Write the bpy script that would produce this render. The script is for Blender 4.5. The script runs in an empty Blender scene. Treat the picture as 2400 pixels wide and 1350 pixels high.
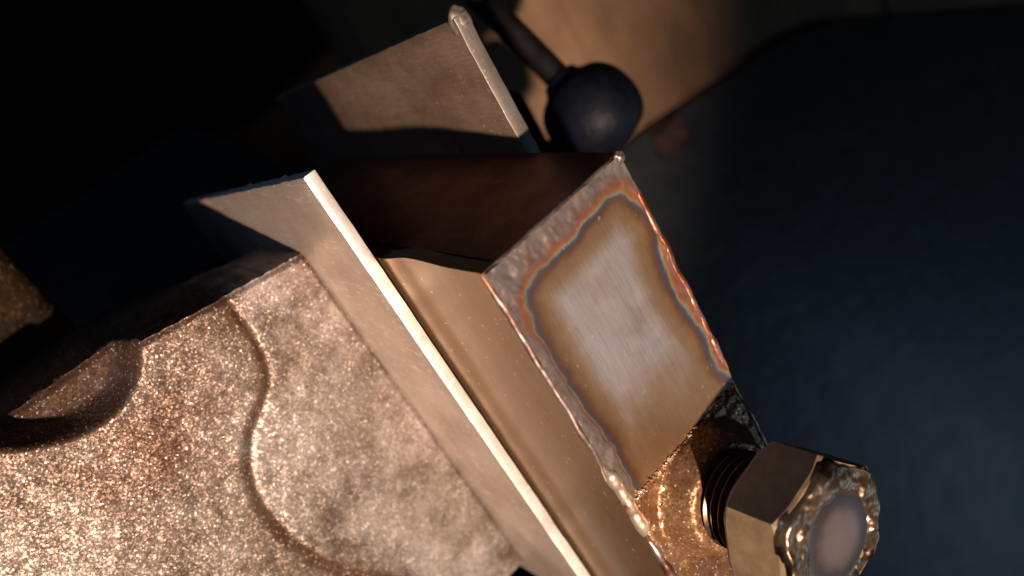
import bpy, bmesh, math, random
import numpy as np
from mathutils import Vector, Matrix, noise as mnoise

random.seed(7)
S = bpy.context.scene
COL = S.collection

# ------------------------------------------------------------------ camera
# world frame: +X runs along the vice jaws, +Y along the vice screw, +Z up.
# Origin: the welded corner of the steel box.  Units are metres.
CAM_ROWS = ((0.4711139, 0.6807269, 0.5609479),
            (0.7719361, -0.6258938, 0.1112277),
            (0.4268094, 0.3806151, -0.8203450))
CAM_POS = Vector((-0.0601, -0.0553, 0.1260))
cam = bpy.data.cameras.new('camera')
cam_o = bpy.data.objects.new('camera', cam)
COL.objects.link(cam_o)
r0, r1, r2 = [Vector(r) for r in CAM_ROWS]
m = Matrix.Identity(4)
for i in range(3):
    m[i][0] = r0[i]; m[i][1] = -r1[i]; m[i][2] = -r2[i]; m[i][3] = CAM_POS[i]
cam_o.matrix_world = m
cam.sensor_width = 36.0
cam.lens = 2150 / 2400 * 36.0
cam.clip_start = 0.003
cam.clip_end = 50.0
cam.dof.use_dof = True
cam.dof.focus_distance = 0.176
cam.dof.aperture_fstop = 11.0
S.camera = cam_o

# ------------------------------------------------------------------ light
w = bpy.data.worlds.new('World'); S.world = w; w.use_nodes = True
bg = w.node_tree.nodes['Background']
bg.inputs[0].default_value = (0.55, 0.72, 1.0, 1); bg.inputs[1].default_value = 0.010

def aim(o, target):
    d = Vector(target) - o.location
    o.rotation_euler = d.to_track_quat('-Z', 'Y').to_euler()

LDIR = Vector((0.08, -0.46, 0.885)).normalized()
TGT = Vector((0.045, 0.0, -0.06))
lamp = bpy.data.lights.new('low_sun_beam', 'SPOT')
lamp.energy = 320.0; lamp.color = (1.0, 0.745, 0.585)
lamp.shadow_soft_size = 0.022
lamp.spot_size = math.radians(13.5); lamp.spot_blend = 0.9
lo = bpy.data.objects.new('low_sun_beam', lamp); COL.objects.link(lo)
lo.location = TGT + LDIR * 1.6; aim(lo, TGT)

def area(name, loc, tgt, size, energy, color):
    l = bpy.data.lights.new(name, 'AREA'); l.shape = 'SQUARE'; l.size = size
    l.energy = energy; l.color = color
    o = bpy.data.objects.new(name, l); COL.objects.link(o)
    o.location = loc; aim(o, tgt); l.spread = math.radians(60)
area('cool_fill_right', (1.6, 1.1, 0.9), (0.3, 0.3, -0.25), 0.9, 0.55, (0.50, 0.75, 1.0))  # unseen cool lamp, added to brighten the mat with blue
area('cool_fill_left', (-0.9, -0.55, -0.12), (0.0, 0.05, -0.06), 0.35, 0.15, (0.36, 0.58, 1.0))  # unseen cool lamp, added for the bluish highlight on the ball

S.view_settings.view_transform = 'Standard'
S.view_settings.look = 'None'
S.view_settings.exposure = 0.0
S.view_settings.gamma = 1.0
S.view_settings.use_curve_mapping = False
S.render.engine = 'CYCLES'

# ------------------------------------------------------------------ materials
class NT:
    def __init__(s, name):
        s.m = bpy.data.materials.new(name); s.m.use_nodes = True
        s.t = s.m.node_tree; s.b = s.t.nodes['Principled BSDF']
    def n(s, typ, **kw):
        x = s.t.nodes.new(typ)
        for k, v in kw.items(): setattr(x, k, v)
        return x
    def l(s, a, b): s.t.links.new(a, b)
    def coords(s, scale=(1, 1, 1), rot=(0, 0, 0)):
        tc = s.n('ShaderNodeTexCoord'); mp = s.n('ShaderNodeMapping')
        mp.inputs['Scale'].default_value = scale; mp.inputs['Rotation'].default_value = rot
        s.l(tc.outputs['Object'], mp.inputs[0]); return mp.outputs[0]
    def noise(s, vec, scale, detail=4, rough=0.55):
        x = s.n('ShaderNodeTexNoise'); x.inputs['Scale'].default_value = scale
        x.inputs['Detail'].default_value = detail; x.inputs['Roughness'].default_value = rough
        s.l(vec, x.inputs['Vector']); return x.outputs[0]
    def ramp(s, fac, stops, interp='LINEAR'):
        x = s.n('ShaderNodeValToRGB'); x.color_ramp.interpolation = interp
        e = x.color_ramp.elements
        while len(e) < len(stops): e.new(0.5)
        for i, (p, c) in enumerate(stops):
            e[i].position = p
            e[i].color = (c, c, c, 1) if isinstance(c, (int, float)) else (*c, 1)
        s.l(fac, x.inputs[0]); return x.outputs[0]
    def mix(s, fac, a, b, typ='MIX'):
        x = s.n('ShaderNodeMix', data_type='RGBA', blend_type=typ)
        for val, sock in ((fac, x.inputs[0]), (a, x.inputs[6]), (b, x.inputs[7])):
            if hasattr(val, 'links') or hasattr(val, 'is_linked'): s.l(val, sock)
            elif isinstance(val, tuple): sock.default_value = (*val, 1)
            else: sock.default_value = val
        return x.outputs[2]
    def math(s, op, a, b=0.0):
        x = s.n('ShaderNodeMath', operation=op)
        for i, v in enumerate((a, b)):
            if hasattr(v, 'is_linked'): s.l(v, x.inputs[i])
            else: x.inputs[i].default_value = v
        return x.outputs[0]
    def bump(s, h, dist, strength=1.0, prev=None):
        x = s.n('ShaderNodeBump'); x.inputs['Distance'].default_value = dist
        x.inputs['Strength'].default_value = strength
        s.l(h, x.inputs['Height'])
        if prev is not None: s.l(prev, x.inputs['Normal'])
        return x.outputs[0]
    def setup(s, color=None, rough=None, metal=None, normal=None, spec=None):
        for val, nm in ((color, 'Base Color'), (rough, 'Roughness'), (metal, 'Metallic'), (normal, 'Normal'), (spec, 'Specular IOR Level')):
            if val is None: continue
            if hasattr(val, 'is_linked'): s.l(val, s.b.inputs[nm])
            elif isinstance(val, tuple): s.b.inputs[nm].default_value = (*val, 1)
            else: s.b.inputs[nm].default_value = val
        return s.m

def brushed(name, base, dark, rough, metal, stretch, scr=0.000012, blot=60.0):
    """bare steel with fine scratches; stretch = object-space noise scale"""
    k = NT(name)
    v = k.coords(stretch); vo = k.coords()
    fine = k.noise(v, 1.0, 5, 0.6)
    bl = k.noise(vo, blot, 5, 0.6)
    col = k.mix(k.ramp(bl, [(0.35, 0), (0.68, 1)]), base, dark)
    col = k.mix(k.ramp(fine, [(0.42, 0.0), (0.62, 0.35)]), col, dark)
    sx = k.noise(k.coords((stretch[0] * 6, 300, stretch[2] / 14)), 1.0, 3, 0.6)
    col = k.mix(k.ramp(sx, [(0.60, 0.0), (0.72, 0.45)]), col, tuple(min(1, c * 1.5) for c in base))
    spk = k.noise(vo, 900.0, 2, 0.5)
    col = k.mix(k.ramp(spk, [(0.66, 0), (0.72, 0.5)]), col, tuple(min(1, c * 1.7) for c in base))
    ro = k.math('ADD', k.math('MULTIPLY', bl, 0.22), rough - 0.11)
    nrm = k.bump(fine, scr, 1.0)
    nrm = k.bump(k.noise(vo, 45.0, 3), 0.00012, 1.0, nrm)
    return k.setup(col, ro, metal, nrm)

M = {}
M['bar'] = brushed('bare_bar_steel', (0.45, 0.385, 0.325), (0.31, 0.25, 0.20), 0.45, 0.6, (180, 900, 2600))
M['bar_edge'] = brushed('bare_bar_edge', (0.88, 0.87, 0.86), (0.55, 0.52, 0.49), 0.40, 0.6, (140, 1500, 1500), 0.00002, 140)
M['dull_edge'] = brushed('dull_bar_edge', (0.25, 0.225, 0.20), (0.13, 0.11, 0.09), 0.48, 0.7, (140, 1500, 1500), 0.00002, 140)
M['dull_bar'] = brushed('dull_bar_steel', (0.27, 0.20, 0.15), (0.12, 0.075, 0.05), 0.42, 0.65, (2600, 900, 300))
M['end_wall'] = brushed('red_reflection_steel', (0.24, 0.09, 0.055), (0.11, 0.04, 0.025), 0.40, 0.8, (500, 1500, 500))  # reddish base stands in for the glow reflected off the bench

def mat_front_wall():
    k = NT('browned_front_steel')
    vo = k.coords()
    sep = k.n('ShaderNodeSeparateXYZ'); k.l(vo, sep.inputs[0])
    wob = k.noise(k.coords((40, 40, 160)), 1.0, 4)
    z = k.math('ADD', sep.outputs[2], k.math('MULTIPLY', wob, 0.006))
    # brown bloom of the weld heat near the top edge, painted highlight lower down beside the bar
    zr = k.math('MULTIPLY', z, -25.0)
    col = k.ramp(zr, [(0.0, (0.20, 0.125, 0.065)), (0.10, (0.29, 0.225, 0.14)), (0.24, (0.44, 0.40, 0.305)), (0.45, (0.62, 0.59, 0.50)), (0.72, (0.84, 0.83, 0.79))])
    fine = k.noise(k.coords((120, 900, 2400)), 1.0, 5, 0.6)
    col = k.mix(k.ramp(fine, [(0.42, 0.0), (0.70, 0.30)]), col, (0.22, 0.16, 0.11))
    grime = k.noise(k.coords((55, 200, 160)), 1.0, 6, 0.7)
    col = k.mix(k.ramp(grime, [(0.50, 0.0), (0.72, 0.5)]), col, (0.16, 0.09, 0.05))
    spk = k.noise(vo, 700.0, 2)
    col = k.mix(k.ramp(spk, [(0.68, 0), (0.74, 0.5)]), col, (0.75, 0.65, 0.55))
    nrm = k.bump(fine, 0.000012)
    nrm = k.bump(k.noise(vo, 60.0, 3), 0.00015, 1.0, nrm)
    return k.setup(col, 0.38, 0.65, nrm)
M['front_wall'] = mat_front_wall()

def mat_cap():
    k = NT('heat_tinted_cap_steel')
    at = k.n('ShaderNodeAttribute', attribute_name='tint')
    vo = k.coords()
    nz = k.noise(vo, 260.0, 5, 0.6)
    t = k.math('ADD', at.outputs['Fac'], k.math('MULTIPLY', k.math('SUBTRACT', nz, 0.5), 0.09))
    # 0 = molten edge, 0.5 = blue line, 1 = clean centre
    col = k.ramp(t, [(0.00, (0.19, 0.165, 0.16)), (0.20, (0.17, 0.15, 0.15)), (0.30, (0.20, 0.115, 0.09)), (0.355, (0.27, 0.095, 0.05)),
                     (0.39, (0.30, 0.125, 0.055)), (0.42, (0.32, 0.19, 0.085)), (0.438, (0.26, 0.235, 0.145)), (0.452, (0.14, 0.18, 0.185)), (0.480, (0.07, 0.082, 0.105)), (0.502, (0.075, 0.07, 0.09)),
                     (0.525, (0.095, 0.058, 0.06)), (0.565, (0.14, 0.07, 0.035)), (0.63, (0.20, 0.115, 0.055)), (0.78, (0.235, 0.165, 0.105)), (1.0, (0.33, 0.312, 0.322))])
    pat = k.noise(vo, 95.0, 5, 0.6)
    col = k.mix(k.ramp(pat, [(0.50, 0.0), (0.70, 0.45)]), col, (0.17, 0.10, 0.055))
    fine = k.noise(k.coords((150, 4200, 300), (0, 0, 0.10)), 1.0, 5, 0.65)
    col = k.mix(k.ramp(fine, [(0.42, 0.0), (0.70, 0.35)]), col, (0.12, 0.075, 0.05))
    spk = k.noise(vo, 650.0, 2)
    col = k.mix(k.ramp(spk, [(0.70, 0), (0.75, 0.4)]), col, (0.6, 0.45, 0.33))
    ro = k.ramp(t, [(0.2, 0.45), (0.45, 0.36), (0.9, 0.44)])
    nrm = k.bump(fine, 0.00001)
    edge = k.ramp(t, [(0.2, 1.0), (0.5, 0.0)])
    h = k.math('MULTIPLY', k.noise(vo, 420.0, 4), edge)
    nrm = k.bump(h, 0.00012, 1.0, nrm)
    return k.setup(col, ro, 0.7, nrm)
M['cap'] = mat_cap()

def mat_cast(name, stops, scale=1000.0, dist=0.00045, rough=0.38, metal=0.65, sparkle=(0.85, 0.72, 0.55)):
    k = NT(name)
    vo = k.coords()
    big = k.noise(vo, 38.0, 6, 0.62)
    mid = k.noise(vo, 230.0, 5, 0.7)
    f = k.math('ADD', k.math('MULTIPLY', big, 0.65), k.math('MULTIPLY', mid, 0.35))
    col = k.ramp(f, stops)
    ru = k.n('ShaderNodeAttribute', attribute_name='russet'); du = k.n('ShaderNodeAttribute', attribute_name='dust')
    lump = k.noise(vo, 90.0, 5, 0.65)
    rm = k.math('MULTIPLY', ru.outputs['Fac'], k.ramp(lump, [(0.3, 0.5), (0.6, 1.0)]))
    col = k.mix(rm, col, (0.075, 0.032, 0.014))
    dm = k.math('MULTIPLY', du.outputs['Fac'], k.ramp(k.noise(vo, 55.0, 6, 0.7), [(0.40, 0.0), (0.62, 0.75)]))
    col = k.mix(dm, col, (0.38, 0.345, 0.325))
    vor = k.n('ShaderNodeTexVoronoi', feature='F1'); vor.inputs['Scale'].default_value = scale
    k.l(vo, vor.inputs['Vector'])
    fleck = k.ramp(vor.outputs['Color'], [(0.72, 0.0), (0.86, 1.0)])
    core = k.ramp(vor.outputs['Distance'], [(0.15, 1.0), (0.55, 0.0)])
    fl = k.math('MULTIPLY', fleck, core)
    col = k.mix(fl, col, sparkle)
    pit = k.noise(vo, scale * 0.9, 3, 0.6)
    col = k.mix(k.ramp(pit, [(0.30, 0.75), (0.46, 0.0)]), col, (0.04, 0.02, 0.012))
    ro = k.math('SUBTRACT', rough + 0.06, k.math('MULTIPLY', fl, 0.2))
    nrm = k.bump(k.noise(vo, scale * 0.4, 4, 0.65), dist * 0.5)
    # faceted grains, each tilted its own way, give the glitter
    vn = k.n('ShaderNodeTexVoronoi', feature='F1'); vn.inputs['Scale'].default_value = scale * 1.1
    k.l(vo, vn.inputs['Vector'])
    sub = k.n('ShaderNodeVectorMath', operation='SUBTRACT'); sub.inputs[1].default_value = (0.5, 0.5, 0.5)
    k.l(vn.outputs['Color'], sub.inputs[0])
    sc = k.n('ShaderNodeVectorMath', operation='SCALE'); sc.inputs['Scale'].default_value = 0.275
    k.l(sub.outputs[0], sc.inputs[0])
    ad = k.n('ShaderNodeVectorMath', operation='ADD'); k.l(nrm, ad.inputs[0]); k.l(sc.outputs[0], ad.inputs[1])
    nm = k.n('ShaderNodeVectorMath', operation='NORMALIZE'); k.l(ad.outputs[0], nm.inputs[0])
    nrm = nm.outputs[0]
    return k.setup(col, ro, metal, nrm)
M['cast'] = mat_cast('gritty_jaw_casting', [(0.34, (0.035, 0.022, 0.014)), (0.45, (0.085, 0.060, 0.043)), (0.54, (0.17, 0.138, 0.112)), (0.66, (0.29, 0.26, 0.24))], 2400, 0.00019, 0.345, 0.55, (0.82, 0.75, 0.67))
M['rough_end'] = mat_cast('brown_scale_end', [(0.30, (0.07, 0.03, 0.014)), (0.45, (0.16, 0.075, 0.03)), (0.58, (0.27, 0.15, 0.075)), (0.72, (0.36, 0.24, 0.15))], 1800, 0.00026, 0.36, 0.6)
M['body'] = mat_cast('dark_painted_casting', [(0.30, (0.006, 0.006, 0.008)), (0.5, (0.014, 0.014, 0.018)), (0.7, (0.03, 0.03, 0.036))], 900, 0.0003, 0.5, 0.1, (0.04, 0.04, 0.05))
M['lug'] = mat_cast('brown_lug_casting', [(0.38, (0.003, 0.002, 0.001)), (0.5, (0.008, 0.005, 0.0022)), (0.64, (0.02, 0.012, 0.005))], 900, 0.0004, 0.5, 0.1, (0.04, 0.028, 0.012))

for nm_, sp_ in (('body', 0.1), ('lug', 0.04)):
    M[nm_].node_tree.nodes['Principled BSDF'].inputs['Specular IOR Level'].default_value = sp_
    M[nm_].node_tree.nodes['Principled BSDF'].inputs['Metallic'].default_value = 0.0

def mat_weld(name, base, dark, rough=0.25):
    k = NT(name); vo = k.coords()
    a = k.noise(vo, 300.0, 4, 0.6)
    a = k.math('ADD', k.math('MULTIPLY', a, 0.5), k.math('MULTIPLY', k.noise(vo, 130.0, 3), 0.5))
    col = k.ramp(a, [(0.40, dark), (0.5, base), (0.66, tuple(min(1, c * 1.35) for c in base))])
    return k.setup(col, k.math('ADD', k.math('MULTIPLY', k.noise(vo, 500, 3), 0.3), rough - 0.12), 0.85,
                   k.bump(k.noise(vo, 500.0, 3), 0.00010))
M['weld'] = mat_weld('grey_weld_metal', (0.24, 0.19, 0.17), (0.13, 0.055, 0.035), 0.42)
M['burr'] = mat_weld('bright_burr', (0.75, 0.58, 0.42), (0.40, 0.24, 0.14), 0.35)
M['burr'].node_tree.nodes['Principled BSDF'].inputs['Metallic'].default_value = 0.4
M['weld_red'] = mat_weld('copper_weld_metal', (0.42, 0.20, 0.13), (0.25, 0.08, 0.04), 0.30)
M['weld_bright'] = mat_weld('bright_weld_metal', (0.80, 0.66, 0.52), (0.42, 0.22, 0.11), 0.34)
M['weld_nut'] = mat_weld('bronzed_weld_metal', (0.15, 0.115, 0.08), (0.028, 0.019, 0.013), 0.26)

def simple(name, col, rough, metal, nscale=200, amp=0.3, bd=0.00005):
    k = NT(name); vo = k.coords()
    a = k.noise(vo, nscale, 4, 0.6)
    c = k.mix(k.ramp(a, [(0.35, 0.0), (0.68, 1.0)]), tuple(x * (1 - amp) for x in col), tuple(min(1, x * (1 + amp)) for x in col))
    return k.setup(c, k.math('ADD', k.math('MULTIPLY', a, 0.15), rough - 0.07), metal, k.bump(a, bd))
M['nut'] = simple('satin_nut_steel', (0.155, 0.108, 0.058), 0.60, 0.0, 320, 0.22, 0.00002)
def mat_nut_end():
    k = NT('tinted_nut_end'); vo = k.coords()
    sep = k.n('ShaderNodeVectorMath', operation='LENGTH')
    mp = k.coords((1, 1, 0)); k.l(mp, sep.inputs[0])
    a = k.noise(vo, 260, 4, 0.6)
    t = k.math('ADD', k.math('MULTIPLY', sep.outputs['Value'], 95.0), k.math('MULTIPLY', k.math('SUBTRACT', a, 0.5), 0.3))
    col = k.ramp(t, [(0.0, (0.10, 0.085, 0.08)), (0.40, (0.085, 0.066, 0.056)), (0.60, (0.035, 0.027, 0.027)), (0.74, (0.025, 0.027, 0.034)), (0.88, (0.09, 0.055, 0.03))])
    return k.setup(col, 0.45, 0.5, k.bump(a, 0.00008))
M['nut_end'] = mat_nut_end()
M['thread'] = simple('oily_thread_steel', (0.085, 0.055, 0.032), 0.30, 0.8, 300, 0.25)
M['black_steel'] = simple('blued_black_steel', (0.002, 0.003, 0.0065), 0.52, 0.0, 110, 0.5, 0.0008)
M['black_steel'].node_tree.nodes['Principled BSDF'].inputs['Specular IOR Level'].default_value = 0.10
M['rod'] = simple('black_rod_steel', (0.003, 0.0025, 0.0023), 0.6, 0.0, 120, 0.6, 0.0002)
M['rod'].node_tree.nodes['Principled BSDF'].inputs['Specular IOR Level'].default_value = 0.12
M['mat'] = simple('dark_rubber', (0.0065, 0.0078, 0.0098), 0.55, 0.0, 45, 0.45, 0.0012)
M['rag'] = simple('rust_red_cloth', (0.018, 0.003, 0.0012), 0.9, 0.0, 300, 0.3, 0.0004)
M['floor'] = simple('dark_concrete', (0.003, 0.0026, 0.0022), 0.9, 0.0, 12, 0.4, 0.001)
M['floor'].node_tree.nodes['Principled BSDF'].inputs['Specular IOR Level'].default_value = 0.03
M['post'] = simple('painted_post', (0.03, 0.03, 0.035), 0.5, 0.2, 20, 0.3)

def mat_wood():
    k = NT('brown_plywood')
    v = k.coords((6, 60, 60)); vo = k.coords()
    g = k.noise(v, 1.0, 6, 0.6); b = k.noise(vo, 14.0, 5, 0.6)
    col = k.ramp(g, [(0.3, (0.085, 0.045, 0.02)), (0.55, (0.13, 0.075, 0.036)), (0.75, (0.16, 0.095, 0.046))])
    col = k.mix(k.ramp(b, [(0.42, 0.0), (0.66, 0.8)]), col, (0.05, 0.022, 0.008))
    return k.setup(col, 0.75, 0.0, k.bump(g, 0.0004))
M['wood'] = mat_wood()

# ------------------------------------------------------------------ helpers
def link(name, me, mat, parent=None, loc=None):
    o = bpy.data.objects.new(name, me); COL.objects.link(o)
    if mat is not None: me.materials.append(M[mat])
    if parent is not None: o.parent = parent
    if loc is not None: o.location = loc
    return o

def empty(name, label, cat, loc=(0, 0, 0), group=None):
    o = bpy.data.objects.new(name, None); COL.objects.link(o); o.location = loc
    o.empty_display_size = 0.01
    tag(o, label, cat, group); return o

def tag(o, label, cat, group=None):
    o['label'] = label; o['category'] = cat
    if group: o['group'] = group
    return o

def smooth(me, ang=35):
    me.polygons.foreach_set('use_smooth', [True] * len(me.polygons))
    try: me.set_sharp_from_angle(angle=math.radians(ang))
    except Exception: pass

def part(name, verts, faces, mat, parent, sm=True, ang=35, off=None):
    """verts are world coordinates; they are made local to the parent's base"""
    base = parent.location if (parent is not None and parent.type == 'EMPTY') else Vector((0, 0, 0))
    if off is not None: base = off
    me = bpy.data.meshes.new(name)
    me.from_pydata([tuple(Vector(v) - base) for v in verts], [], faces)
    me.validate(); 
    bm = bmesh.new(); bm.from_mesh(me); bmesh.ops.recalc_face_normals(bm, faces=bm.faces); bm.to_mesh(me); bm.free()
    if sm: smooth(me, ang)
    return link(name, me, mat, parent)

def bm_part(name, bm, mat, parent, ang=35, base=None):
    b = base if base is not None else (parent.location if parent is not None and parent.type == 'EMPTY' else Vector((0, 0, 0)))
    bmesh.ops.translate(bm, verts=bm.verts, vec=-Vector(b))
    bmesh.ops.recalc_face_normals(bm, faces=bm.faces)
    me = bpy.data.meshes.new(name); bm.to_mesh(me); bm.free(); smooth(me, ang)
    return link(name, me, mat, parent)

def box_bm(x0, x1, y0, y1, z0, z1, bev=0.0, seg=2):
    bm = bmesh.new(); bmesh.ops.create_cube(bm, size=1.0)
    for v in bm.verts:
        v.co = Vector(((x0 + x1) / 2 + v.co.x * (x1 - x0), (y0 + y1) / 2 + v.co.y * (y1 - y0), (z0 + z1) / 2 + v.co.z * (z1 - z0)))
    if bev: bmesh.ops.bevel(bm, geom=bm.edges[:], offset=bev, segments=seg, affect='EDGES', profile=0.5)
    return bm

def prism_bm(outline, axis, a0, a1, bev=0.0, seg=2):
    """outline: list of 2-tuples in the two other axes (cyclic x,y,z order without axis)"""
    def mk(u, v, a):
        return {0: (a, u, v), 1: (u, a, v), 2: (u, v, a)}[axis]
    bm = bmesh.new()
    A = [bm.verts.new(mk(u, v, a0)) for u, v in outline]; B = [bm.verts.new(mk(u, v, a1)) for u, v in outline]
    n = len(outline)
    bm.faces.new(A); bm.faces.new(B[::-1])
    for i in range(n): bm.faces.new((A[i], B[i], B[(i + 1) % n], A[(i + 1) % n]))
    bmesh.ops.recalc_face_normals(bm, faces=bm.faces)
    if bev: bmesh.ops.bevel(bm, geom=bm.edges[:], offset=bev, segments=seg, affect='EDGES', profile=0.5)
    return bm

def fbm(x, y, z, s, o=3):
    return mnoise.fractal(Vector((x * s, y * s, z * s)), 1.0, 2.0, o)

def tube(pts, radii, n=14, caps=True):
    """swept tube along pts; radii per point"""
    P = [Vector(p) for p in pts]; V = []; F = []
    prev = None
    for i, p in enumerate(P):
        t = (P[min(i + 1, len(P) - 1)] - P[max(i - 1, 0)]).normalized()
        if prev is None:
            a = t.orthogonal().normalized()
        else:
            a = (prev - t * prev.dot(t)).normalized()
        prev = a; b = t.cross(a)
        for k in range(n):
            th = 2 * math.pi * k / n
            V.append(p + (a * math.cos(th) + b * math.sin(th)) * radii[i])
    for i in range(len(P) - 1):
        for k in range(n):
            F.append((i * n + k, i * n + (k + 1) % n, (i + 1) * n + (k + 1) % n, (i + 1) * n + k))
    if caps:
        F.append(tuple(range(n - 1, -1, -1))); F.append(tuple(range((len(P) - 1) * n, len(P) * n)))
    return V, F

def lathe(profile, centre, axis='Z', n=48):
    """profile (r, h) pairs"""
    V = []; F = []
    c = Vector(centre)
    for r, h in profile:
        for k in range(n):
            th = 2 * math.pi * k / n
            u, v = r * math.cos(th), r * math.sin(th)
            V.append(c + (Vector((u, v, h)) if axis == 'Z' else Vector((u, h, v))))
    m_ = len(profile)
    for i in range(m_ - 1):
        for k in range(n):
            F.append((i * n + k, i * n + (k + 1) % n, (i + 1) * n + (k + 1) % n, (i + 1) * n + k))
    F.append(tuple(range(n - 1, -1, -1))); F.append(tuple(range((m_ - 1) * n, m_ * n)))
    return V, F

def sstep(a, b, x):
    t = max(0.0, min(1.0, (x - a) / (b - a))); return t * t * (3 - 2 * t)

def polydist(px, py, pts):
    """distance to polyline and the side (+ = left of travel)"""
    best = 1e9; side = 1
    for (ax, ay), (bx, by) in zip(pts, pts[1:]):
        dx, dy = bx - ax, by - ay; L = dx * dx + dy * dy
        t = max(0, min(1, ((px - ax) * dx + (py - ay) * dy) / L))
        qx, qy = ax + t * dx, ay + t * dy
        d = math.hypot(px - qx, py - qy)
        if d < best - 1e-9:
            best = d; side = 1 if dx * (py - ay) - dy * (px - ax) > 0 else -1
    return best, side

def smooth_poly(p, it=2):
    for _ in range(it):
        q = [p[0]]
        for a, b in zip(p, p[1:]):
            q.append((a[0] * .75 + b[0] * .25, a[1] * .75 + b[1] * .25)); q.append((a[0] * .25 + b[0] * .75, a[1] * .25 + b[1] * .75))
        q.append(p[-1]); p = q
    return p

# ------------------------------------------------------------------ setting
FLOOR_Z = -0.90; BENCH_Z = -0.25
me = bpy.data.meshes.new('floor'); me.from_pydata([(-6, -6, FLOOR_Z), (6, -6, FLOOR_Z), (6, 6, FLOOR_Z), (-6, 6, FLOOR_Z)], [], [(0, 1, 2, 3)])
o = link('floor', me, 'floor'); o['kind'] = 'structure'

# ------------------------------------------------------------------ vice
ZJ = -0.068; YJ = -0.0046; XJ1 = 0.1045
POST = empty('pedestal', 'dark painted steel post standing on the floor under the vice', 'pedestal', (0.05, -0.03, FLOOR_Z))
bm_part('foot_plate', box_bm(-0.10, 0.20, -0.18, 0.12, FLOOR_Z, FLOOR_Z + 0.012, 0.003), 'post', POST)
bm_part('column', box_bm(0.01, 0.09, -0.08, 0.0, FLOOR_Z + 0.012, -0.282, 0.006), 'post', POST)
bm_part('top_plate', box_bm(-0.012, 0.12, -0.10, 0.012, -0.282, -0.270, 0.002), 'post', POST)

V = empty('bench_vice', 'cast iron bench vice with gritty worn jaw clamping the bars and the welded box', 'vice', (0.05, -0.03, -0.270))

def jaw_edge(y):
    pts = [(-0.2, -0.013), (-0.0747, -0.0100), (-0.0424, -0.0077), (-0.0238, -0.0042), (YJ, -0.0009)]
    for (a, xa), (b, xb) in zip(pts, pts[1:]):
        if y <= b: return xa + (xb - xa) * (y - a) / (b - a)
    return pts[-1][1]

RIDGE = smooth_poly([(-0.012, -0.0236), (-0.0037, -0.0238), (0.0007, -0.0236), (0.0072, -0.0239), (0.0155, -0.0259), (0.0196, -0.0299), (0.0228, -0.0362),
                     (0.0283, -0.0415), (0.0348, -0.0446), (0.0448, -0.0459), (0.0551, -0.0447), (0.0646, -0.0412), (0.0753, -0.0351), (0.0861, -0.0283), (0.13, 0.0)])
LEDGE = smooth_poly([(-0.014, -0.0415), (-0.0077, -0.0424), (-0.0029, -0.0463), (0.0003, -0.0507), (0.0012, -0.058), (-0.0009, -0.0657), (-0.0074, -0.0747), (-0.014, -0.079)])

def jaw_z(x, y):
    z = ZJ
    d, s = polydist(x, y, RIDGE)
    sd = -s * d                                       # + on the -Y side: raised part
    fade = 1 - 0.55 * sstep(0.05, 0.085, x)
    z += (0.0012 * sstep(-0.0001, 0.0026, sd) - 0.00036 * math.exp(-((sd - 0.0001) / 0.0006) ** 2)) * fade
    z -= 0.0016 * sstep(0.02, 0.06, -y) * 0.4          # slight droop away from the jaw face
    if x < 0.02 and y < -0.035:
        d2, s2 = polydist(x, y, LEDGE)
        sl = d2 if s2 < 0 else -d2                     # + inside the ledge
        q = max(0.0, sl)
        z -= 0.0062 * sstep(-0.0004, 0.0036, sl) + (0.35 * max(0.0, -x - 0.001) + 0.14 * max(0.0, y + 0.076)) * sstep(0.0, 0.003, sl)
    e = x - jaw_edge(y)
    z -= 0.0007 * (1 - sstep(0.0, 0.0014, e))          # worn edge
    z -= 0.0005 * (1 - sstep(0.0, 0.0010, YJ - y))
    z += fbm(x, y, 0.3, 60) * 0.00016 + fbm(x, y, 3.1, 320) * 0.00010
    return z

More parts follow.
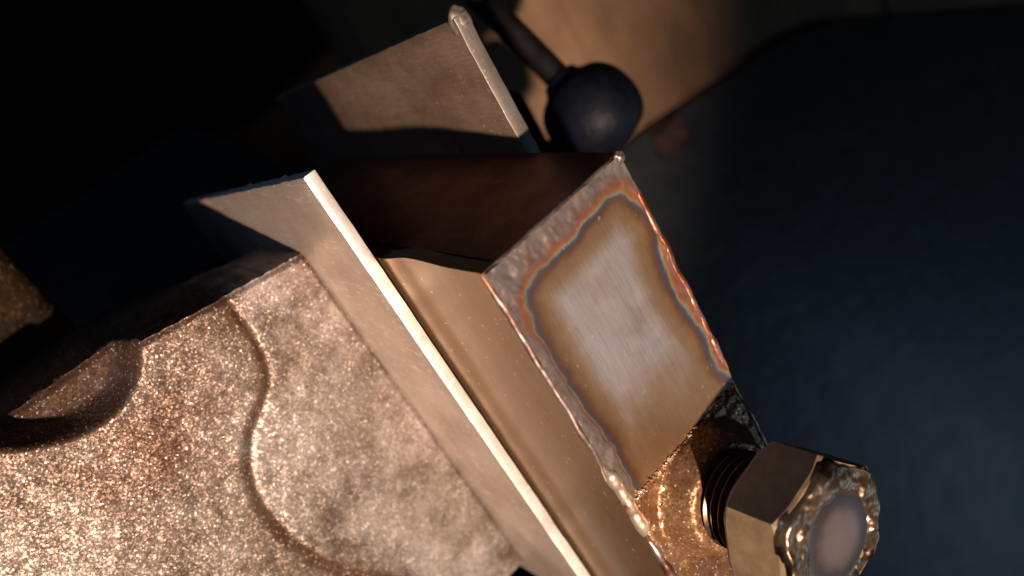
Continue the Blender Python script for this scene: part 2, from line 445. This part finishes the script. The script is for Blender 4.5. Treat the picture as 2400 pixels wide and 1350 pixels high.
def make_fixed_jaw():
    nx, ny = 200, 190
    y0 = -0.135
    V_, F_ = [], []
    for j in range(ny + 1):
        tj = j / ny
        y = y0 + (YJ - y0) * (1 - (1 - tj) ** 1.25)
        xe = jaw_edge(y) + fbm(0.0, y, 7.7, 500) * 0.00018
        for i in range(nx + 1):
            ti = i / nx
            x = xe + (XJ1 - xe) * ti ** 1.3
            V_.append((x, y, jaw_z(x, y)))
    for j in range(ny):
        for i in range(nx):
            a = j * (nx + 1) + i
            F_.append((a, a + 1, a + nx + 2, a + nx + 1))
    # skirt down to the body
    ring = [i for i in range(nx + 1)] + [j * (nx + 1) + nx for j in range(1, ny + 1)] + \
           [ny * (nx + 1) + i for i in range(nx - 1, -1, -1)] + [j * (nx + 1) for j in range(ny - 1, 0, -1)]
    prev = ring
    def zb(y):   # underside of the jaw overhang
        return -0.097 - 0.016 * sstep(-0.012, -0.045, y) if True else 0
    for t, inset in ((0.10, -0.0002), (0.5, 0.0), (1.0, 0.0005)):
        cur = []
        for a in ring:
            x, y, z = V_[a]
            bottom = zb(y)
            nzv = fbm(x, y, z + t, 90) * 0.0005
            nxp = x + (inset + nzv if x < 0.05 else -inset)
            V_.append((nxp, y, z + (bottom - z) * t)); cur.append(len(V_) - 1)
        n = len(ring)
        for k in range(n):
            F_.append((prev[k], cur[k], cur[(k + 1) % n], prev[(k + 1) % n]))
        prev = cur
    F_.append(tuple(prev))
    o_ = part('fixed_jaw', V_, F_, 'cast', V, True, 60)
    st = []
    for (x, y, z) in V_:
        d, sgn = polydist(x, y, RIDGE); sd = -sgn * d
        a = math.exp(-((sd - 0.0012) / 0.0022) ** 2) * 0.8  # brown band on the raised side of the ridge
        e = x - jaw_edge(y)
        a = max(a, 0.75 * math.exp(-(e / 0.006) ** 2))                     # rust tone toward the worn edge
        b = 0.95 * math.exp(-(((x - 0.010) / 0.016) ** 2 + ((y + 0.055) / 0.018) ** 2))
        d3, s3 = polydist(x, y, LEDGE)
        if s3 < 0 and x < 0.004: b = max(b, 0.9)                              # shade of the recessed ledge painted in
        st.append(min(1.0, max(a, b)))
    A_ = o_.data.attributes.new('russet', 'FLOAT', 'POINT'); A_.data.foreach_set('value', st[:len(o_.data.vertices)])  # brown tones, with the painted ledge shade among them
    d_ = []
    for (x, y, z) in V_:
        d, sgn = polydist(x, y, RIDGE); sd = sgn * d
        d_.append(sstep(0.0, 0.002, sd) * (0.35 + 0.65 * math.exp(-((sd - 0.008) / 0.009) ** 2)))
    A_ = o_.data.attributes.new('dust', 'FLOAT', 'POINT'); A_.data.foreach_set('value', d_[:len(o_.data.vertices)])
    return o_
make_fixed_jaw()
# body under the fixed jaw and its side lug
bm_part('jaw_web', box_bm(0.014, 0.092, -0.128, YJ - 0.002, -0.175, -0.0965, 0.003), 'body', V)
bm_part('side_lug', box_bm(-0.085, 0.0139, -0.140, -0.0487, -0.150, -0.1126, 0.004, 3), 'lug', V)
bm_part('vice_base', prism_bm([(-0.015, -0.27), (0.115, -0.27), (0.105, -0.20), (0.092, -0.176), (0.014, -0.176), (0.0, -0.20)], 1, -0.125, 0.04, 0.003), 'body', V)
bm_part('slide', box_bm(0.028, 0.078, YJ - 0.0019, 0.094, -0.175, -0.1465, 0.003), 'body', V)
YM = 0.0352 + 0.0035
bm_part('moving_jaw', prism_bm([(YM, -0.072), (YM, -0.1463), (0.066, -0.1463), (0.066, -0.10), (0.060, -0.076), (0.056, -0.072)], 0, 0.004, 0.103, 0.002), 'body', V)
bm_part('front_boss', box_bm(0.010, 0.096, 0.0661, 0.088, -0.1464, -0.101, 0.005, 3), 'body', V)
# screw head and sliding handle with ball end
BALL = Vector((0.0290, 0.100, -0.0936))
HD = (Vector((-0.0127, 0.100, -0.1184)) - BALL).normalized()
v, f = tube([(0.053, 0.088, -0.128), (0.053, 0.090, -0.128), (0.053, 0.108, -0.128), (0.053, 0.110, -0.128)], [0.011, 0.0125, 0.0125, 0.011], 32)
part('screw_head', v, f, 'black_steel', V)
ho = BALL + HD * 0.006
pts = [ho + HD * (0.19 * i / 8) for i in range(9)]
v, f = tube(pts, [0.0042] * 9, 24)
H = part('handle', v, f, 'rod', V)
pr = []
for i in range(25):
    a = -math.pi / 2 + math.pi * i / 24
    ca, sa = math.cos(a), math.sin(a)
    pr.append((max(0.0004, 0.0150 * abs(ca) ** 0.62), 0.0128 * math.copysign(abs(sa) ** 0.92, sa)))
pr = pr[:-3] + [(0.0065, 0.0132), (0.0057, 0.0150)]
v, f = lathe(pr, (0, 0, 0), 'Z', 48)
rot = HD.to_track_quat('Z', 'Y')
v = [BALL + rot @ Vector(p) for p in v]
part('handle_ball', v, f, 'black_steel', H, True, 50, Vector(V.location))

# ------------------------------------------------------------------ flat bars
BAR_GROUP = None
def make_bar(name, label, outline, y0, y1, face='bar', edge='bar_edge'):
    """outline in (x, z); y0 is the near broad face.  Upper long edge gets its own strip faces and rounded arrises"""
    root = empty(name, label, 'steel bar', (outline[0][0], (y0 + y1) / 2, min(p[1] for p in outline)))
    bm = prism_bm(outline, 1, y0, y1)
    # finer edges so the sawn outline can wobble
    bmesh.ops.subdivide_edges(bm, edges=[e for e in bm.edges if abs((e.verts[0].co - e.verts[1].co).y) < 1e-6], cuts=60)
    for v_ in bm.verts:
        c = v_.co
        wob = fbm(c.x, 0, c.z, 420) * 0.00016 + fbm(c.x, 0, c.z, 90) * 0.00035
        c.z += wob; c.x += fbm(c.z, 1.3, c.x, 420) * 0.0002
    bmesh.ops.bevel(bm, geom=[e for e in bm.edges if len(e.link_faces) == 2 and e.calc_face_angle(0) > 1.2 and abs((e.verts[0].co - e.verts[1].co).y) < 1e-6],
                    offset=0.00028, segments=2, affect='EDGES', profile=0.5)
    o_ = bm_part('bar_body', bm, face, root, 30)
    o_.data.materials.append(M[edge])
    ym = (y0 + y1) / 2
    for p in o_.data.polygons:
        if abs(p.normal.y) < 0.75: p.material_index = 1
    return root, o_

r, o = make_bar('flat_bar', 'bare steel flat bar with bright edge pressed against the gritty cast jaw',
         [(-0.0218, -0.0362), (0.110, -0.0372), (0.1135, -0.1455), (0.004, -0.1462), (-0.0110, -0.1440)], -0.0045, -0.0017)
r, o = make_bar('flat_bar', 'thin dull steel flat bar standing behind the welded box near the black handle ball',
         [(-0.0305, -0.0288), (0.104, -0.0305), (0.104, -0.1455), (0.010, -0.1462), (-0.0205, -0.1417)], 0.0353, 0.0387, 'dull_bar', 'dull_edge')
# melted nub on the far bar's tip
bm = bmesh.new(); bmesh.ops.create_icosphere(bm, subdivisions=4, radius=1.0)
for v_ in bm.verts:
    k = 1 + 0.10 * fbm(v_.co.x, v_.co.y, v_.co.z, 1.3)
    v_.co = Vector((-0.0289 + v_.co.x * 0.0034 * k, 0.0372 + v_.co.y * 0.00235 * k, -0.0303 + v_.co.z * 0.0018 * k))
bm_part('melted_tip', bm, 'dull_edge', r)

# ------------------------------------------------------------------ welded box
W = 0.0352; EB = 0.0563; EX = 0.106; ZB = -0.1245
BX = empty('welded_box', 'welded square steel box with heat tinted cap clamped between the two flat bars', 'steel box', (0.0, W / 2, ZB))

def grid(name, fn, nu, nv, mat, parent, ang=40, thick=None):
    V_, F_ = [], []
    for j in range(nv + 1):
        for i in range(nu + 1): V_.append(fn(i / nu, j / nv))
    for j in range(nv):
        for i in range(nu):
            a = j * (nu + 1) + i; F_.append((a, a + 1, a + nu + 2, a + nu + 1))
    if thick is not None:
        off = len(V_); V_ += [tuple(Vector(p) + Vector(thick)) for p in V_[:off]]
        F_ += [tuple(reversed([q + off for q in fc])) for fc in F_[:nu * nv]]
        ring = [i for i in range(nu + 1)] + [j * (nu + 1) + nu for j in range(1, nv + 1)] + [nv * (nu + 1) + i for i in range(nu - 1, -1, -1)] + [j * (nu + 1) for j in range(nv - 1, 0, -1)]
        n = len(ring)
        for k in range(n): F_.append((ring[k], ring[(k + 1) % n], ring[(k + 1) % n] + off, ring[k] + off))
    return part(name, V_, F_, mat, parent, True, ang)

# end wall (faces -X), slightly dished, reflected red glow put into its colour
def f_end(u, v):
    y = 0.0036 + (W - 0.0036) * u; z = -0.0008 + (ZB + 0.0008) * v
    x = 0.0006 * math.sin(math.pi * u) * math.exp(-((v - 0.25) / 0.25) ** 2) + fbm(0, y, z, 70) * 0.00025
    return (x, y, z)
grid('end_wall', f_end, 40, 60, 'end_wall', BX, 40, (0.003, 0, 0))
# front wall (faces -Y) with a fillet flaring toward the bar
def f_front(u, v):
    x = 0.0001 + (EX - 0.0001) * u
    z = -0.0006 + (ZB + 0.0006) * v ** 1.5
    y = 0.0001 + fbm(x, 0.2, z, 60) * 0.00012
    y += 0.0005 * sstep(-0.010, -0.028, z) 
    y -= 0.0013 * sstep(-0.0275, -0.0362, z) ** 1.1
    return (x, y, z)
grid('front_wall', f_front, 90, 150, 'front_wall', BX, 40, (0, 0.0030, 0))
bm_part('back_wall', box_bm(0.0031, EX, W - 0.003, W, ZB, -0.0006), 'front_wall', BX)
bm_part('far_end_wall', box_bm(EX - 0.003, EX - 0.0001, 0.0065, W - 0.0031, ZB, -0.0031), 'front_wall', BX)

# heat tinted cap: contour of the blue line measured on the cap plane
CONT = smooth_poly([(0.062, 0.0330), (0.0555, 0.0347), (0.0490, 0.0318), (0.0412, 0.0336), (0.0340, 0.0318), (0.0237, 0.0320), (0.0192, 0.0331), (0.0154, 0.0352), (0.0090, 0.0330),
                    (0.0050, 0.0303), (0.0059, 0.0222), (0.0068, 0.0169), (0.0065, 0.0105), (0.0071, 0.0061), (0.0091, 0.0041), (0.0128, 0.0033), (0.0162, 0.0029),
                    (0.0195, 0.0026), (0.0266, 0.0028), (0.0338, 0.0029), (0.0393, 0.0037), (0.0440, 0.0042), (0.0480, 0.0036), (0.062, 0.0030)], 1)
def cap_xy(u, v): return (0.0031 * 0 + EB * u, W * v)
nu, nv = 190, 130
TI = []
def f_cap(u, v):
    x, y = EB * u + 0.0003, 0.0004 + (W - 0.0008) * v
    if y > W * 0.55: pass
    d, s = polydist(x + fbm(x, y, 1, 300) * 0.0005, y + fbm(y, x, 2, 300) * 0.0005, CONT)
    sd = -d if s > 0 else d                            # inside positive
    if s > 0:
        quick = sstep(0.012, 0.017, x) * (1 - sstep(0.004, 0.007, y))       # no red fringe beside the front wall
        t = 0.465 - min(0.46, d / (0.0125 - 0.0095 * quick) * (1 + 0.5 * fbm(x, y, 6.0, 300)))
    else: t = 0.465 + min(0.535, d / 0.0145)
    if s <= 0: t = min(t, 0.66 + 0.34 * sstep(EB - 0.002, EB - 0.024, x + 0.004 * fbm(x, y, 3.3, 90)))
    TI.append(t)
    z = 0.0002 * fbm(x, y, 0.5, 60) - 0.00025 * sstep(0.0, 0.004, sd if s <= 0 else 0)
    if s > 0: z += min(1, d / 0.002) * 0.00034 * (0.55 + 0.8 * fbm(x, y, 4.0, 210) + 0.35 * fbm(x, y, 8.0, 600))
    return (x, y, z)
# orientation check for the contour: the middle of the cap must be inside
d_, s_ = polydist(0.03, 0.017, CONT)
if s_ > 0: CONT = CONT[::-1]
cap = grid('cap_plate', f_cap, nu, nv, 'cap', BX, 60, (0, 0, -0.0030))
at = cap.data.attributes.new('tint', 'FLOAT', 'POINT')
vals = TI + TI
at.data.foreach_set('value', vals[:len(cap.data.vertices)])

# rough scale-covered end block, carries the stud
def f_rough(u, v):
    x = EB + 0.00035 + (EX - 0.0002 - EB - 0.00035) * u; y = 0.0003 + (W - 0.0006) * v
    z = 0.0001 + fbm(x, y, 0.9, 110) * 0.0005 + fbm(x, y, 2.9, 500) * 0.00022
    z -= 0.0004 * (1 - sstep(0.0, 0.0012, x - EB - 0.0005))
    rr = math.hypot(x - 0.0702, y - 0.0179)
    z += 0.0062 * (1 - sstep(0.0106, 0.0150, rr))
    z -= 0.0008 * (1 - sstep(0.0, 0.0012, min(y, W - y)))
    return (x, y, z)
grid('rough_end_block', f_rough, 130, 100, 'rough_end', BX, 60, (0, 0, -0.003))

def bead(name, a, b, r, mat, seed, n=90, lump=0.35, ripple=0.0, wander=0.0004):
    a, b = Vector(a), Vector(b); P = []; R_ = []
    L = (b - a).length
    for i in range(n + 1):
        t = i / n; p = a.lerp(b, t)
        s = t * L
        k = mnoise.noise(Vector((s * 210, seed, 0))); k2 = mnoise.noise(Vector((s * 600, seed + 5, 0)))
        P.append(p + Vector((mnoise.noise(Vector((s * 180, seed, 3))), mnoise.noise(Vector((s * 180, seed, 7))), 0)) * wander)
        rr = r * (1 + lump * k + lump * 0.3 * k2 + ripple * math.sin(s * 2 * math.pi / 0.0021))
        en = min(1.0, 0.30 + 5.0 * min(t, 1 - t)); rr *= en; P[-1].z -= (1 - en) * r * 1.3
        R_.append(rr)
    v_, f_ = tube(P, R_, 12)
    return part(name, v_, f_, mat, BX, True, 70)
bead('weld_bead', (0.0004, 0.0002, -0.0005), (0.0004, W + 0.0002, -0.0005), 0.0006, 'weld', 1, 90, 0.2, 0, 0.0002)
bead('weld_bead', (0.0004, 0.0002, -0.0006), (0.047, 0.0002, -0.0006), 0.0007, 'weld', 2, 120, 0.3, 0, 0.0003)
bead('weld_bead', (0.046, 0.0006, -0.0002), (0.0665, 0.0006, -0.0003), 0.0013, 'weld_bright', 3, 110, 0.38, 0.0, 0.0006)
bead('weld_bead', (0.066, 0.0004, -0.0004), (0.105, 0.0004, -0.0006), 0.0010, 'weld', 4, 110, 0.45)
bead('weld_bead', (0.001, W - 0.0004, -0.0004), (0.058, W - 0.0004, -0.0004), 0.0008, 'weld_red', 5, 150, 0.3, 0.0)
bead('weld_bead', (0.059, W - 0.0004, -0.0004), (0.105, W - 0.0004, -0.0004), 0.0008, 'weld', 6, 90, 0.35)
# corner blob
bm = bmesh.new(); bmesh.ops.create_icosphere(bm, subdivisions=4, radius=1.0)
for v_ in bm.verts:
    k = 1 + 0.22 * fbm(v_.co.x, v_.co.y, v_.co.z, 1.3, 2)
    v_.co = Vector((0.0008 + v_.co.x * 0.0013 * k, W - 0.0008 + v_.co.y * 0.0012 * k, -0.0002 + v_.co.z * 0.0011 * k))
bm_part('weld_corner', bm, 'weld', BX)
# ragged burr grains along the rough block's sawn edge
bm = bmesh.new()
rnd = random.Random(3)
for i in range(260):
    y = 0.001 + (W - 0.001) * rnd.random()
    x = EB + 0.0004 + rnd.gauss(0, 0.00035)
    s_ = rnd.uniform(0.00008, 0.00026)
    ret = bmesh.ops.create_icosphere(bm, subdivisions=1, radius=s_)
    for q in ret['verts']:
        q.co = Vector((q.co.x * rnd.uniform(.6, 1.2), q.co.y * rnd.uniform(.6, 1.2), q.co.z * rnd.uniform(1, 1.9))) + Vector((x, y, 0.0001 + rnd.uniform(-.0002, .0003)))
bo = bm_part('edge_burr', bm, 'burr', BX); bo['kind'] = 'stuff'

# ------------------------------------------------------------------ stud with nut
SC = Vector((0.0702, 0.0179, 0.0)); H1 = 0.0160; H2 = 0.0291; RH = 0.0153; A0 = 3.7871
ST = empty('threaded_stud', 'threaded stud with welded hex nut standing up from the rough brown block', 'bolt', (SC.x, SC.y, -0.0015))
# thread: stacked ridges
pr = [(0.0083, -0.0014)]
z = -0.0013
while z < H1 + 0.001:
    pr += [(0.0084, z), (0.0098, z + 0.00085), (0.0098, z + 0.00105)]
    z += 0.0019
pr.append((0.0083, z))
v, f = lathe(pr, SC, 'Z', 64)
part('thread', v, f, 'thread', ST, True, 50)

def make_nut():
    """hex with chamfered corners at both ends"""
    n = 96; V_, F_ = [], []
    ap = RH * math.cos(math.pi / 6)
    def hexr(th):
        a = (th - A0) % (math.pi / 3) - math.pi / 6
        return ap / math.cos(a)
    levels = []
    hh = H2 - H1
    for z_, lim in ((0.0, RH * 0.90), (0.0007, None), (hh * 0.5, None), (hh - 0.0007, None), (hh, RH * 0.90)):
        levels.append((z_, lim))
    for z_, lim in levels:
        for k in range(n):
            th = A0 + 2 * math.pi * k / n
            r_ = hexr(th)
            zz = z_
            if lim: r_ = min(r_ - 0.0003, lim)
            elif z_ < hh * 0.4: zz = z_ + max(0, (r_ - lim_r)) * 0.55
            elif z_ > hh * 0.6: zz = z_ - max(0, (r_ - lim_r)) * 0.55
            V_.append((SC.x + r_ * math.cos(th), SC.y + r_ * math.sin(th), H1 + zz))
    for i in range(len(levels) - 1):
        for k in range(n):
            F_.append((i * n + k, i * n + (k + 1) % n, (i + 1) * n + (k + 1) % n, (i + 1) * n + k))
    F_.append(tuple(range(n - 1, -1, -1))); F_.append(tuple(range((len(levels) - 1) * n, len(levels) * n)))
    return part('hex_nut', V_, F_, 'nut', ST, True, 7)
lim_r = RH * 0.90
make_nut()
# molten weld metal run over the end of the nut, irregular and smooth
n, mr = 160, 26; V_, F_ = [], []
for j in range(mr + 1):
    t = j / mr
    for i in range(n):
        th = 2 * math.pi * i / n
        c_, s_ = math.cos(th), math.sin(th)
        hexa = RH * math.cos(math.pi / 6) / math.cos((th - A0) % (math.pi / 3) - math.pi / 6)
        ro_ = min(hexa - 0.0002, RH * 0.945) + 0.0004 * mnoise.noise(Vector((c_ * 2.5, s_ * 2.5, 9.0)))
        ri_ = 0.0078 + 0.0008 * mnoise.noise(Vector((c_ * 1.7, s_ * 1.7, 5.0)))
        r_ = ri_ + (ro_ - ri_) * t
        x, y = r_ * c_, r_ * s_
        side = 0.5 + 0.5 * math.cos(th - 4.2)                       # the weld is fattest on one side
        h = 0.0007 + 0.0010 * side + 0.0011 * fbm(x, y, 0.4, 150, 2) + 0.0006 * fbm(x, y, 2.4, 420, 2)
        prof = max(0.0, math.sin(math.pi * min(1.0, 0.10 + 0.82 * t))) ** 0.6
        z = H2 + max(-0.0002, h * prof + 0.0002) - 0.0012 * sstep(0.88, 1.0, t)
        V_.append((SC.x + x, SC.y + y, z))
for j in range(mr):
    for i in range(n):
        F_.append((j * n + i, j * n + (i + 1) % n, (j + 1) * n + (i + 1) % n, (j + 1) * n + i))
low = len(V_)
for i in range(n):
    V_.append((V_[i][0], V_[i][1], H2 - 0.0012))
for i in range(n):
    o2 = V_[mr * n + i]; V_.append((o2[0], o2[1], H2 - 0.0014))
for i in range(n):
    i2 = (i + 1) % n
    F_.append((i, i2, low + i2, low + i)); F_.append((mr * n + i, mr * n + i2, low + n + i2, low + n + i)); F_.append((low + i, low + i2, low + n + i2, low + n + i))
part('weld_ring', V_, F_, 'weld_nut', ST, True, 80)
# stud end face seen inside the ring
v, f = lathe([(0.0098, 0.0005), (0.0092, 0.0011), (0.0084, 0.0016), (0.006, 0.0019), (0.003, 0.0020), (0.0002, 0.0020)], SC + Vector((0, 0, H2 - 0.0004)), 'Z', 64)
part('stud_end', v, f, 'nut_end', ST, True, 50)

# ------------------------------------------------------------------ background
WB = empty('workbench', 'brown plywood workbench beyond the vice', 'workbench', (0.3, 0.6, FLOOR_Z))
for i in range(3):
    y0 = 0.118 + i * 0.34
    bm_part('board', box_bm(-0.04, 1.3, y0, y0 + 0.337, BENCH_Z - 0.03, BENCH_Z, 0.002), 'wood', WB)
for x in (0.25, 1.2):
    for y in (0.16, 1.05):
        bm_part('leg', box_bm(x, x + 0.07, y, y + 0.07, FLOOR_Z, BENCH_Z - 0.03, 0.003), 'wood', WB)

# dark rubber mat lying on the bench (corner behind the handle ball)
c0 = Vector((0.138, 0.372)); e1 = (Vector((0.118, 0.236)) - c0).normalized(); e2 = (Vector((0.256, 0.606)) - c0).normalized()
ol = [(0.111, 0.150), (0.118, 0.236), (0.134, 0.352), (0.143, 0.385), (0.160, 0.420), (0.256, 0.606), (0.36, 0.80), (1.20, 0.80), (1.20, 0.150)]
bm = prism_bm(ol, 2, BENCH_Z, BENCH_Z + 0.006, 0.002)
bmesh.ops.recalc_face_normals(bm, faces=bm.faces)
o = bm_part('rubber_mat', bm, 'mat', None); tag(o, 'dark blue grey rubber mat lying on the brown workbench', 'mat')
# small rust-red rag at the mat's edge
V_, F_ = [], []
n = 40
for j in range(n + 1):
    for i in range(n + 1):
        u, v_ = i / n - .5, j / n - .5
        q_ = math.sqrt(max(0.05, 1 - 2.2 * max(u * u, v_ * v_))); x = 0.130 + u * 0.024 * q_ + 0.002 * fbm(u, v_, 0, 3); y = 0.243 + v_ * 0.030 * q_ + 0.002 * fbm(v_, u, 3, 3)
        V_.append((x, y, BENCH_Z + 0.008 + 0.004 * abs(fbm(u, v_, 5, 3.5)) ))
for j in range(n):
    for i in range(n):
        a = j * (n + 1) + i; F_.append((a, a + 1, a + n + 2, a + n + 1))
off = len(V_); V_ += [(a, b, BENCH_Z + 0.0062) for a, b, c in V_]
F_ += [tuple(reversed([q + off for q in fc])) for fc in F_[:n * n]]
ring = [i for i in range(n + 1)] + [j * (n + 1) + n for j in range(1, n + 1)] + [n * (n + 1) + i for i in range(n - 1, -1, -1)] + [j * (n + 1) for j in range(n - 1, 0, -1)]
for k in range(len(ring)): F_.append((ring[k], ring[(k + 1) % len(ring)], ring[(k + 1) % len(ring)] + off, ring[k] + off))
o = part('rag', V_, F_, 'rag', None); tag(o, 'small rust red rag at the edge of the rubber mat', 'rag')
